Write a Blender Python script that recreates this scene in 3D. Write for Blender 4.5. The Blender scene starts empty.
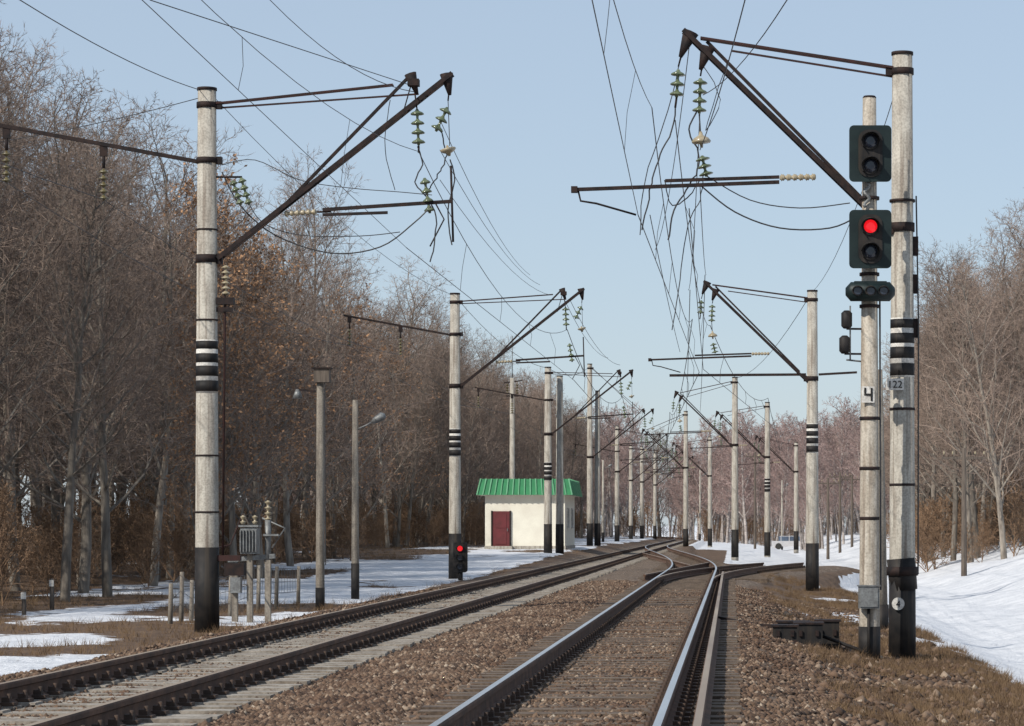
import bpy, math, random
import numpy as np
from mathutils import Vector, Matrix, noise as mnoise
random.seed(7)
sc=bpy.context.scene
F=2800.0; CZ=1.75; VX=732.0; VY=527.0
def S(u,v,d):   # survey conversion: bearing readings + distance -> metres
    return Vector(((u-VX)/F*d, d, CZ+(VY-v)/F*d))

# ---------------------------------------------------------------- materials
def newmat(name):
    m=bpy.data.materials.new(name); m.use_nodes=True
    nt=m.node_tree; b=nt.nodes['Principled BSDF']
    return m,nt,b
def N(nt,t,**k):
    n=nt.nodes.new(t)
    for a,v in k.items(): setattr(n,a,v)
    return n
def ramp(nt,stops):
    r=N(nt,'ShaderNodeValToRGB'); e=r.color_ramp.elements
    while len(e)<len(stops): e.new(0.5)
    for i,(p,c) in enumerate(stops):
        e[i].position=p; e[i].color=(c[0],c[1],c[2],1) if len(c)==3 else c
    return r
def mat(name,c1,c2=None,scale=5,rough=.8,metal=0,bump=0,stretch=(1,1,1),detail=5,objrand=0,lo=.35,hi=.65,fine=0,fscale=30,streak=None,spec=None):
    m,nt,b=newmat(name); L=nt.links
    b.inputs['Roughness'].default_value=rough; b.inputs['Metallic'].default_value=metal
    if spec is not None: b.inputs['Specular IOR Level'].default_value=spec
    if c2 is None:
        c2=tuple(x*.7 for x in c1)
    tc=N(nt,'ShaderNodeTexCoord'); mp=N(nt,'ShaderNodeMapping'); mp.inputs['Scale'].default_value=stretch
    nz=N(nt,'ShaderNodeTexNoise'); nz.inputs['Scale'].default_value=scale; nz.inputs['Detail'].default_value=detail
    L.new(tc.outputs['Object'],mp.inputs[0]); L.new(mp.outputs[0],nz.inputs['Vector'])
    r=ramp(nt,[(lo,c1),(hi,c2)]); L.new(nz.outputs['Fac'],r.inputs[0])
    out=r.outputs[0]
    if streak:
        mp2=N(nt,'ShaderNodeMapping'); mp2.inputs['Scale'].default_value=(14,14,.55)
        n3=N(nt,'ShaderNodeTexNoise'); n3.inputs['Scale'].default_value=1.0; n3.inputs['Detail'].default_value=6
        L.new(tc.outputs['Object'],mp2.inputs[0]); L.new(mp2.outputs[0],n3.inputs['Vector'])
        r3=ramp(nt,[(.5,(0,0,0)),(.72,(1,1,1))]); L.new(n3.outputs['Fac'],r3.inputs[0])
        x=N(nt,'ShaderNodeMixRGB'); L.new(r3.outputs[0],x.inputs[0]); L.new(out,x.inputs[1]); x.inputs[2].default_value=(*streak,1); out=x.outputs[0]
    if fine:
        n2=N(nt,'ShaderNodeTexNoise'); n2.inputs['Scale'].default_value=fscale; n2.inputs['Detail'].default_value=4
        L.new(tc.outputs['Object'],n2.inputs['Vector'])
        r2=ramp(nt,[(.35,(1-fine,)*3),(.6,(1,1,1))]); L.new(n2.outputs['Fac'],r2.inputs[0])
        x=N(nt,'ShaderNodeMixRGB',blend_type='MULTIPLY'); x.inputs[0].default_value=1; L.new(out,x.inputs[1]); L.new(r2.outputs[0],x.inputs[2]); out=x.outputs[0]
    if objrand:
        oi=N(nt,'ShaderNodeObjectInfo'); hs=N(nt,'ShaderNodeHueSaturation')
        mr=N(nt,'ShaderNodeMapRange'); mr.inputs[3].default_value=1-objrand; mr.inputs[4].default_value=1+objrand
        L.new(oi.outputs['Random'],mr.inputs[0]); L.new(mr.outputs[0],hs.inputs['Value']); L.new(out,hs.inputs['Color']); out=hs.outputs[0]
    L.new(out,b.inputs['Base Color'])
    if bump:
        bp=N(nt,'ShaderNodeBump'); bp.inputs['Strength'].default_value=bump; bp.inputs['Distance'].default_value=.02
        L.new(nz.outputs['Fac'],bp.inputs['Height']); L.new(bp.outputs[0],b.inputs['Normal'])
    return m
M={}
M['concrete']=mat('mast_concrete',(.45,.42,.365),(.30,.27,.23),scale=3,rough=.95,bump=.4,stretch=(2,2,.7),detail=9,lo=.4,hi=.68,fine=.3,streak=(.19,.155,.125))
M['concrete2']=mat('signal_concrete',(.48,.435,.37),(.32,.275,.22),scale=4,rough=.95,bump=.4,stretch=(3,3,.6),detail=9,fine=.3,streak=(.22,.175,.135))
M['oldconcrete']=mat('old_pole_concrete',(.27,.24,.20),(.17,.145,.12),scale=4,rough=.95,bump=.3,stretch=(3,3,.6),detail=9,fine=.3,streak=(.12,.1,.08))
M['black']=mat('bitumen_paint',(.009,.009,.010),(.022,.019,.018),scale=6,rough=.65,streak=(.035,.028,.022),spec=.25)
M['white']=mat('white_paint',(.66,.64,.60),(.5,.47,.43),scale=6,rough=.7,fine=.3)
M['steel']=mat('rusty_steel',(.010,.008,.009),(.03,.017,.014),scale=9,rough=.75,metal=0,spec=.25)
M['redsteel']=mat('red_oxide_steel',(.045,.018,.016),(.022,.014,.013),scale=6,rough=.75,spec=.25)
M['galv']=mat('galvanised_steel',(.24,.25,.25),(.14,.14,.14),scale=8,rough=.55,metal=.4,fine=.3)
M['wire']=mat('wire_metal',(.035,.035,.04),(.055,.052,.05),scale=3,rough=.6,metal=.2)
M['glass']=mat('insulator_glass',(.15,.18,.11),(.07,.09,.05),scale=12,rough=.15)
M['porc']=mat('insulator_porcelain',(.36,.31,.22),(.26,.21,.13),scale=12,rough=.25)
M['brownporc']=mat('brown_porcelain',(.09,.07,.035),(.14,.12,.06),scale=12,rough=.25)
M['wood']=mat('weathered_wood',(.13,.105,.085),(.06,.048,.04),scale=5,rough=.95,bump=.4,stretch=(6,6,.4))
M['sleeper']=mat('concrete_sleeper',(.37,.335,.29),(.2,.165,.13),scale=4,rough=.95,bump=.3,detail=8,fine=.35)
M['sleeperdirty']=mat('dirty_sleeper',(.17,.125,.09),(.09,.063,.045),scale=4,rough=.95,bump=.3,detail=8,fine=.4)
M['railside']=mat('rail_rust',(.15,.08,.05),(.075,.043,.03),scale=4,rough=.9,bump=.1,fine=.3)
M['railtop']=mat('rail_polished',(.66,.65,.64),(.54,.52,.50),scale=2,rough=.3,metal=.8,stretch=(1,.1,1))
M['railtop2']=mat('rail_worn',(.36,.28,.20),(.25,.18,.125),scale=2,rough=.5,metal=.3,stretch=(1,.1,1))
M['fasten']=mat('rail_fastening',(.085,.052,.036),(.045,.03,.023),scale=8,rough=.9)
M['housing']=mat('signal_housing',(.004,.011,.012),(.008,.018,.018),scale=4,rough=.5,spec=.3)
M['lensoff']=mat('dark_lens',(.03,.04,.06),(.02,.02,.03),scale=8,rough=.08)
M['hutwall']=mat('hut_plaster',(.80,.77,.66),(.72,.68,.58),scale=1.5,rough=.9,bump=.15,detail=8,fine=.1)
M['hutroof']=mat('green_metal_roof',(.012,.17,.06),(.02,.22,.08),scale=2,rough=.5)
M['rib']=mat('roof_ribs',(.13,.36,.2),(.09,.28,.14),scale=2,rough=.5)
M['door']=mat('maroon_door',(.13,.018,.022),(.10,.016,.018),scale=3,rough=.6)
M['glasspane']=mat('window_glass',(.10,.14,.2),(.06,.08,.12),scale=2,rough=.1)
M['grass']=mat('dry_grass',(.18,.115,.06),(.08,.048,.028),scale=2.5,rough=.95)
M['litterbush']=mat('undergrowth_twigs',(.24,.15,.09),(.14,.088,.055),scale=.6,rough=.95,objrand=.3)
M['leaf']=mat('dead_oak_leaves',(.42,.24,.13),(.27,.15,.08),scale=1.2,rough=.9,objrand=.2)
M['bark']=mat('tree_bark',(.24,.21,.175),(.12,.10,.083),scale=3,rough=.95,bump=.3,stretch=(3,3,.5),objrand=.35)
M['twig']=mat('tree_twigs',(.265,.20,.16),(.17,.125,.10),scale=.5,rough=.95,objrand=.3)
M['farbark']=mat('hazed_birch_bark',(.40,.36,.34),(.2,.17,.155),scale=2,rough=.9,stretch=(1,1,3),objrand=.2)  # naturally pale birch bark, with distance haze put into the base colour
M['fartwig']=mat('hazed_birch_twigs',(.34,.245,.225),(.25,.18,.165),scale=.3,rough=.95,objrand=.25)  # pinkish birch twigs, their colour also lightened to imitate aerial perspective
M['tyre']=mat('rubber',(.02,.02,.02),(.03,.03,.03),rough=.8)
M['carpaint']=mat('pale_car_paint',(.5,.5,.52),(.45,.45,.47),rough=.3)
m,nt,b=newmat('red_signal_lens'); b.inputs['Base Color'].default_value=(.4,.005,.008,1); b.inputs['Roughness'].default_value=.15
b.inputs['Emission Color'].default_value=(1,.012,.02,1); b.inputs['Emission Strength'].default_value=.8; M['redlens']=m
m,nt,b=newmat('ballast_stone'); L=nt.links
at=N(nt,'ShaderNodeAttribute',attribute_name='tint')
r=ramp(nt,[(0,(.04,.024,.016)),(.35,(.105,.066,.042)),(.7,(.17,.112,.075)),(.93,(.25,.185,.135)),(1,(.40,.34,.27))]); L.new(at.outputs['Fac'],r.inputs[0])
tc=N(nt,'ShaderNodeTexCoord'); nz=N(nt,'ShaderNodeTexNoise'); nz.inputs['Scale'].default_value=.8; nz.inputs['Detail'].default_value=5; L.new(tc.outputs['Object'],nz.inputs['Vector'])
r2=ramp(nt,[(.35,(.58,.47,.4)),(.62,(1.0,.97,.93))]); L.new(nz.outputs['Fac'],r2.inputs[0])
x=N(nt,'ShaderNodeMixRGB',blend_type='MULTIPLY'); x.inputs[0].default_value=1; L.new(r.outputs[0],x.inputs[1]); L.new(r2.outputs[0],x.inputs[2])
L.new(x.outputs[0],b.inputs['Base Color']); b.inputs['Roughness'].default_value=.9; M['stone']=m
# ground
m,nt,b=newmat('ground_surface'); L=nt.links
tc=N(nt,'ShaderNodeTexCoord')
def noise(scale,detail=6,rough=.6):
    n=N(nt,'ShaderNodeTexNoise'); n.inputs['Scale'].default_value=scale; n.inputs['Detail'].default_value=detail; n.inputs['Roughness'].default_value=rough
    L.new(tc.outputs['Object'],n.inputs['Vector']); return n
n1=noise(1.3,8,.65); n2=noise(9,6); n3=noise(.25,4)
vo=N(nt,'ShaderNodeTexVoronoi'); vo.inputs['Scale'].default_value=17; L.new(tc.outputs['Object'],vo.inputs['Vector'])
dirt=ramp(nt,[(.3,(.045,.026,.015)),(.5,(.105,.062,.036)),(.68,(.185,.118,.068))]) 
mx=N(nt,'ShaderNodeMath',operation='ADD'); ml=N(nt,'ShaderNodeMath',operation='MULTIPLY'); ml.inputs[1].default_value=.5
L.new(n1.outputs['Fac'],mx.inputs[0]); L.new(n2.outputs['Fac'],mx.inputs[1]); L.new(mx.outputs[0],ml.inputs[0]); L.new(ml.outputs[0],dirt.inputs[0])
sep=N(nt,'ShaderNodeSeparateColor'); L.new(vo.outputs['Color'],sep.inputs[0])
bal=ramp(nt,[(0,(.04,.026,.017)),(.5,(.115,.076,.049)),(.85,(.185,.13,.09)),(1,(.32,.26,.2))]); L.new(sep.outputs[0],bal.inputs[0])
at=N(nt,'ShaderNodeAttribute',attribute_name='masks'); sa=N(nt,'ShaderNodeSeparateColor'); L.new(at.outputs['Color'],sa.inputs[0])
def thresh(src,nzs,amp,lo,hi):
    a=N(nt,'ShaderNodeMath',operation='SUBTRACT'); L.new(nzs,a.inputs[0]); a.inputs[1].default_value=.5
    c=N(nt,'ShaderNodeMath',operation='MULTIPLY_ADD'); L.new(a.outputs[0],c.inputs[0]); c.inputs[1].default_value=amp; L.new(src,c.inputs[2])
    r=N(nt,'ShaderNodeMapRange',interpolation_type='SMOOTHSTEP'); r.inputs[1].default_value=lo; r.inputs[2].default_value=hi; L.new(c.outputs[0],r.inputs[0]); return r.outputs[0]
sm=thresh(sa.outputs[0],n1.outputs['Fac'],1.2,.45,.55)
bm_=thresh(sa.outputs[1],n2.outputs['Fac'],.8,.35,.65)
x1=N(nt,'ShaderNodeMixRGB'); L.new(bm_,x1.inputs[0]); L.new(dirt.outputs[0],x1.inputs[1]); L.new(bal.outputs[0],x1.inputs[2])
sn=ramp(nt,[(.3,(.50,.52,.56)),(.6,(.69,.70,.73))]); L.new(n1.outputs['Fac'],sn.inputs[0])
x2=N(nt,'ShaderNodeMixRGB'); L.new(sm,x2.inputs[0]); L.new(x1.outputs[0],x2.inputs[1]); L.new(sn.outputs[0],x2.inputs[2])
L.new(x2.outputs[0],b.inputs['Base Color']); b.inputs['Roughness'].default_value=.9
bp=N(nt,'ShaderNodeBump'); bp.inputs['Strength'].default_value=.9; bp.inputs['Distance'].default_value=.16
L.new(ml.outputs[0],bp.inputs['Height']); L.new(bp.outputs[0],b.inputs['Normal'])
M['ground']=m

# ---------------------------------------------------------------- mesh builder
class MB:
    def __init__(s): s.v=[];s.f=[];s.m=[];s.sm=[];s.mats=[]
    def mi(s,k):
        if k not in s.mats: s.mats.append(k)
        return s.mats.index(k)
    def face(s,idx,k,sm=False): s.f.append(idx); s.m.append(s.mi(k)); s.sm.append(sm)
    def tube(s,pts,rs,n,k,caps=True,smooth=None):
        if smooth is None: smooth=n>=6
        pts=[Vector(p) for p in pts]
        if not isinstance(rs,(list,tuple)): rs=[rs]*len(pts)
        d=(pts[-1]-pts[0]); 
        if d.length<1e-6: d=Vector((0,0,1))
        d.normalize()
        ref=Vector((0,0,1)) if abs(d.z)<.85 else Vector((1,0,0))
        base=len(s.v)
        cs=[(math.cos(2*math.pi*i/n),math.sin(2*math.pi*i/n)) for i in range(n)]
        for i,p in enumerate(pts):
            t=(pts[min(i+1,len(pts)-1)]-pts[max(i-1,0)])
            if t.length<1e-7: t=d
            a=t.cross(ref)
            if a.length<1e-7: a=Vector((0,1,0))
            a.normalize(); c=t.cross(a).normalized(); r=rs[i]
            for (x,y) in cs: s.v.append((p.x+r*(a.x*x+c.x*y),p.y+r*(a.y*x+c.y*y),p.z+r*(a.z*x+c.z*y)))
        mi=s.mi(k)
        for i in range(len(pts)-1):
            for j in range(n):
                b0=base+i*n; j2=(j+1)%n
                s.f.append((b0+j,b0+j2,b0+n+j2,b0+n+j)); s.m.append(mi); s.sm.append(smooth)
        if caps:
            s.f.append(tuple(base+j for j in range(n-1,-1,-1))); s.m.append(mi); s.sm.append(False)
            e=base+(len(pts)-1)*n
            s.f.append(tuple(e+j for j in range(n))); s.m.append(mi); s.sm.append(False)
    def box(s,c,size,k,R=None):
        c=Vector(c); h=[x/2 for x in size]; b=len(s.v)
        for dx in (-1,1):
            for dy in (-1,1):
                for dz in (-1,1):
                    q=Vector((dx*h[0],dy*h[1],dz*h[2]))
                    if R is not None: q=R@q
                    s.v.append(tuple(c+q))
        for q in ((0,1,3,2),(4,6,7,5),(0,4,5,1),(2,3,7,6),(0,2,6,4),(1,5,7,3)):
            s.face(tuple(b+i for i in q),k)
    def beam(s,p0,p1,w,h,k):
        p0=Vector(p0);p1=Vector(p1); d=p1-p0
        x=d.normalized(); ref=Vector((0,0,1)) if abs(x.z)<.95 else Vector((1,0,0))
        y=ref.cross(x).normalized(); z=x.cross(y)
        R=Matrix((x,y,z)).transposed()
        s.box((p0+p1)/2,(d.length,w,h),k,R)
    def insul(s,p0,p1,n,r,k,rod='steel',cr=.022):
        p0=Vector(p0);p1=Vector(p1); pts=[];rs=[]
        for i in range(n):
            for (t,rr) in ((.1,cr),(.3,cr*1.8),(.45,r*.75),(.62,r),(.7,r*.9),(.72,cr*1.4),(.95,cr)):
                pts.append(p0.lerp(p1,(i+t)/n)); rs.append(rr)
        s.tube(pts,rs,10,k)
    def obj(s,name,loc=None,parent=None):
        me=bpy.data.meshes.new(name); v=s.v
        if loc is not None:
            l=Vector(loc); v=[(a-l.x,b-l.y,c-l.z) for a,b,c in v]
        me.from_pydata(v,[],s.f)
        for k in s.mats: me.materials.append(M[k])
        me.polygons.foreach_set('material_index',s.m); me.polygons.foreach_set('use_smooth',s.sm)
        me.update()
        o=bpy.data.objects.new(name,me); sc.collection.objects.link(o)
        if loc is not None: o.location=loc
        if parent: o.parent=parent
        return o
def empty(name,loc=(0,0,0)):
    o=bpy.data.objects.new(name,None); sc.collection.objects.link(o); o.location=loc; return o

# ---------------------------------------------------------------- terrain
def curve(D): return 0 if D<300 else (D-300)**2/1800.0
def xl(D): return -5.55-curve(D)
def xr(D):
    t=min(max((D-88)/(215-88),0),1); t=t*t*(3-2*t)
    return -1.27-4.28*t-curve(D)
def xs(D): return -1.27+max(D-72,0)**2/380.0
def nz2(x,y,s,o=0): return mnoise.noise(Vector((x*s+o,y*s,o*1.7)))
def height(X,D):
    bl=np.interp(D,[50,95,150,200],[-.1,0,.5,.5]); c=curve(D)
    rx=xr(D)+c
    px=[-200,-60,-19,-8.9,-7.4,-4.0,-3.6,-3.0,-2.7,rx+1.4,rx+2.5,max(rx+3.5,2.2),3.4,5.5,8,13,60,200]
    pz=[bl+2,bl+.6,bl+.05,bl,.17,.17,.21,.21,.17,.17,-.08,-.3,-.36,-.75,-.6,.7,1.6,2]
    h=float(np.interp(X+c,px,pz))
    if 78<D<113:
        d=abs(X-xs(D)); 
        if d<2.6: h=max(h,.17-.3*max(d-1.5,0))
    inb = (-7.6<X+c<rx+1.6)
    h+= (.012 if inb else .07)*nz2(X,D,.5,3)+(.006 if inb else .03)*nz2(X,D,1.7,9)
    if X+c>4.2: h+=.2*nz2(X*1.3+D*.15,D*.22,.55,21)*min(1,(X+c-4.2)/1.5)
    return h
def masks(X,D):
    c=curve(D); Xc=X+c; rx=xr(D)+c
    nn=nz2(X,D*.45,.35,5)*.9+nz2(X,D,.09,2)*.5
    bx=float(np.interp(D,[20,40,60,90,120,140],[3.5,3.8,4.1,4.3,3.2,1.9]))
    if D>140: bx=max(rx+2.3,-1)
    s=0
    if Xc>-.5: s=.5+(Xc-bx)*.9+nn*.3
    if 1.2<Xc<bx and D>50 and nn>.33: s=max(s,.62)
    if Xc<-8.4:
        if Xc>-13.8: s=.60+nn*.95
        elif Xc>-18: s=.40+nn*.8
        else: s=.16+nn*.5
        if D>66 and Xc>-14.5: s+=.16
        if Xc>-8.9: s-=.3
    if -8.4<=Xc<=rx+1.9: s=0.0
    if D>230 and Xc>rx+2: s=1
    e=min(Xc+7.9, rx+1.75-Xc); b=max(0,min(1,.5+e*1.2))
    if 78<D<113: b=max(b,max(0,min(1,.5+(1.9-abs(X-xs(D)))*1.2))); 
    if 78<D<113 and abs(X-xs(D))<2.4: s=0
    return max(0,min(1,s)),b
gx=list(np.concatenate([[-4000,-1500,-600,-250,-130,-80,-60,-48,-40,-34,-30],np.arange(-27,22,.27),[23,25,28,32,38,46,60,90,150,300,700,1800,4000]]))
gd=list(np.concatenate([[-600,-200,-60,-20,0,5,9],np.arange(12,60,.4),np.arange(60,140,.8),np.arange(140,300,2.5),np.arange(300,520,8),[540,600,700,900,1400,2500,5000]]))
gv=[];cols=[]
for d in gd:
    for x in gx:
        gv.append((x,d,height(x,d))); a,b_=masks(x,d); cols+= [a,b_,0,1]
nx=len(gx); gf=[(i*nx+j,i*nx+j+1,(i+1)*nx+j+1,(i+1)*nx+j) for i in range(len(gd)-1) for j in range(nx-1)]
me=bpy.data.meshes.new('ground'); me.from_pydata(gv,[],gf); me.materials.append(M['ground'])
ca=me.color_attributes.new('masks','FLOAT_COLOR','POINT'); ca.data.foreach_set('color',cols)
me.polygons.foreach_set('use_smooth',[True]*len(gf))
go=bpy.data.objects.new('ground',me); sc.collection.objects.link(go)

# ---------------------------------------------------------------- ballast stones
rng=np.random.default_rng(3)
def stones(n,x0,x1,d0,d1,s0,s1):
    u=rng.random(n); D=d0*(d1/d0)**u
    X=x0+(x1-x0)*rng.random(n)
    return X,D,s0+(s1-s0)*rng.random(n)**2
batches=[stones(42000,-4.35,-2.55,16,80,.022,.048),stones(16000,-6.3,-4.8,18,65,.02,.04),stones(9000,-8.3,-6.9,20,75,.02,.045),stones(22000,-2.1,-.45,17,70,.014,.034),stones(16000,-.1,1.1,17,75,.02,.045),stones(7000,1.0,3.2,20,70,.015,.055),stones(900,.9,3.6,22,60,.05,.09)]
X=np.concatenate([b[0] for b in batches]);D=np.concatenate([b[1] for b in batches]);Sz=np.concatenate([b[2] for b in batches])
Z=np.array([height(x,d) for x,d in zip(X,D)])
n=len(X)
octv=np.array([[1,0,0],[0,1,0],[-1,0,0],[0,-1,0],[0,0,1],[0,0,-1]],float)
V=octv[None]*(0.7+.7*rng.random((n,6,3)))+ (rng.random((n,6,3))-.5)*.5
ang=rng.random(n)*6.28; ca_,sa_=np.cos(ang),np.sin(ang)
x=V[:,:,0]*ca_[:,None]-V[:,:,1]*sa_[:,None]; y=V[:,:,0]*sa_[:,None]+V[:,:,1]*ca_[:,None]; z=V[:,:,2]*.7
V=np.stack([x*Sz[:,None]+X[:,None],y*Sz[:,None]+D[:,None],z*Sz[:,None]+Z[:,None]+Sz[:,None]*.2],-1).reshape(-1,3)
fo=np.array([[0,1,4],[1,2,4],[2,3,4],[3,0,4],[1,0,5],[2,1,5],[3,2,5],[0,3,5]])
FF=(fo[None]+(np.arange(n)*6)[:,None,None]).reshape(-1)
me=bpy.data.meshes.new('ballast_stones'); me.vertices.add(n*6); me.vertices.foreach_set('co',V.reshape(-1))
me.loops.add(len(FF)); me.loops.foreach_set('vertex_index',FF); me.polygons.add(len(FF)//3)
me.polygons.foreach_set('loop_start',np.arange(0,len(FF),3)); me.update(calc_edges=True)
ta=me.attributes.new('tint','FLOAT','POINT'); ta.data.foreach_set('value',np.repeat(rng.random(n),6))
me.materials.append(M['stone']); o=bpy.data.objects.new('ballast_stones',me); sc.collection.objects.link(o)

# ---------------------------------------------------------------- tracks
prof=[(-.066,0),(-.066,.012),(-.012,.03),(-.011,.115),(-.035,.13),(-.036,.165),(-.028,.18),(.028,.18),(.036,.165),(.035,.13),(.011,.115),(.012,.03),(.066,.012),(.066,0)]
def rail(mb,fx,off,d0,d1,ztop,top):
    ds=list(np.arange(d0,d1,2.0))+[d1]; base=len(mb.v); n=len(prof)
    for d in ds:
        x=fx(d)+off
        for a,b in prof: mb.v.append((x+a,d,ztop-.18+b))
    for i in range(len(ds)-1):
        for j in range(n-1):
            b0=base+i*n
            mb.face((b0+j,b0+j+1,b0+n+j+1,b0+n+j),top if j==6 else 'railside')
    mb.face(tuple(base+j for j in range(n)),'railside')
def track(name,fx,d0,d1,ztop,top,slk,zsl,rnd,doSl=lambda d:True):
    mb=MB()
    for o_ in (-.76,.76): rail(mb,fx,o_,d0,d1,ztop,top)
    d=d0
    while d<min(d1,300):
        if doSl(d):
            s=(fx(d+.5)-fx(d-.5))
            x=fx(d); dz=rnd.uniform(-.012,.008)
            for (cx,w,hh) in ((-.95,.8,0),(0,1.1,-.02),(.95,.8,0)):
                mb.box((x+cx+rnd.uniform(-.03,.03),d+s*cx*-1,zsl-.07+hh+dz),(w,.27,.14),slk)
            for o_ in (-.76,.76):
                if d<170:
                    for sgn in (-1,1):
                        cx=x+o_+sgn*.115
                        mb.box((cx,d,zsl+.012),(.12,.15,.03),'fasten')
                        mb.box((cx-sgn*.02,d,zsl+.045),(.07,.08,.05),'fasten')
                        mb.tube([(cx,d,zsl+.02),(cx,d,zsl+.10)],.017,6,'fasten')
        d+=.545
    return mb.obj(name)
rr=random.Random(4)
track('railway_track',xl,12,420,.40,'railtop2','sleeper',.222,rr)
track('railway_track',xr,12,420,.403,'railtop','sleeperdirty',.208,rr,lambda d: d<165)
track('railway_siding_track',xs,74,107,.395,'railtop2','sleeperdirty',.202,rr,lambda d:d>94)
mb=MB()
rail(mb,lambda d:-.24-.04*max(0,(d-20)/70),0,14,86,.385,'railtop2')
mb.obj('stock_rail')
mb=MB()
rail(mb,lambda d:-.55-4.7*((d-86)/70),0,100,150,.398,'railtop2')
rail(mb,lambda d:-2.5+2.3*((d-80)/40),0,80,108,.396,'railtop2')
d=84
while d<107: mb.box((-.9,d,.13),(3.9+.04*(d-84),.24,.13),'sleeperdirty'); d+=.6
mb.obj('turnout_rails')
def crate(name,X,D,w,l,h):
    mb=MB(); z=height(X,D)
    mb.box((X,D,z+h*.5),(w,l,h),'black'); mb.box((X,D,z+h+.015),(w+.05,l+.05,.03),'steel')
    mb.box((X-w*.3,D-l*.5-.02,z+h*.6),(.05,.04,.09),'steel'); mb.box((X+w*.3,D-l*.5-.02,z+h*.6),(.05,.04,.09),'steel')
    for a in (-.4,.4): mb.box((X+a*w,D,z+.02),(.06,l+.12,.05),'steel')
    mb.obj(name,(X,D,z))
crate('cable_box',.80,42.3,.36,.45,.24); crate('cable_box',1.18,43.2,.42,.5,.34); crate('cable_box',1.5,44.0,.36,.4,.42); crate('cable_box',1.0,45.8,.5,.4,.22)
mb=MB(); mb.beam((.3,46.5,.12),(1.0,46.2,.1),.06,.06,'steel'); mb.beam((-.3,46.7,.25),(.35,46.5,.14),.05,.05,'steel'); mb.tube([(1.3,43.4,.1),(1.7,43.3,-.05),(2.1,43.2,-.2)],.03,6,'black'); mb.obj('point_rodding')

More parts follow.
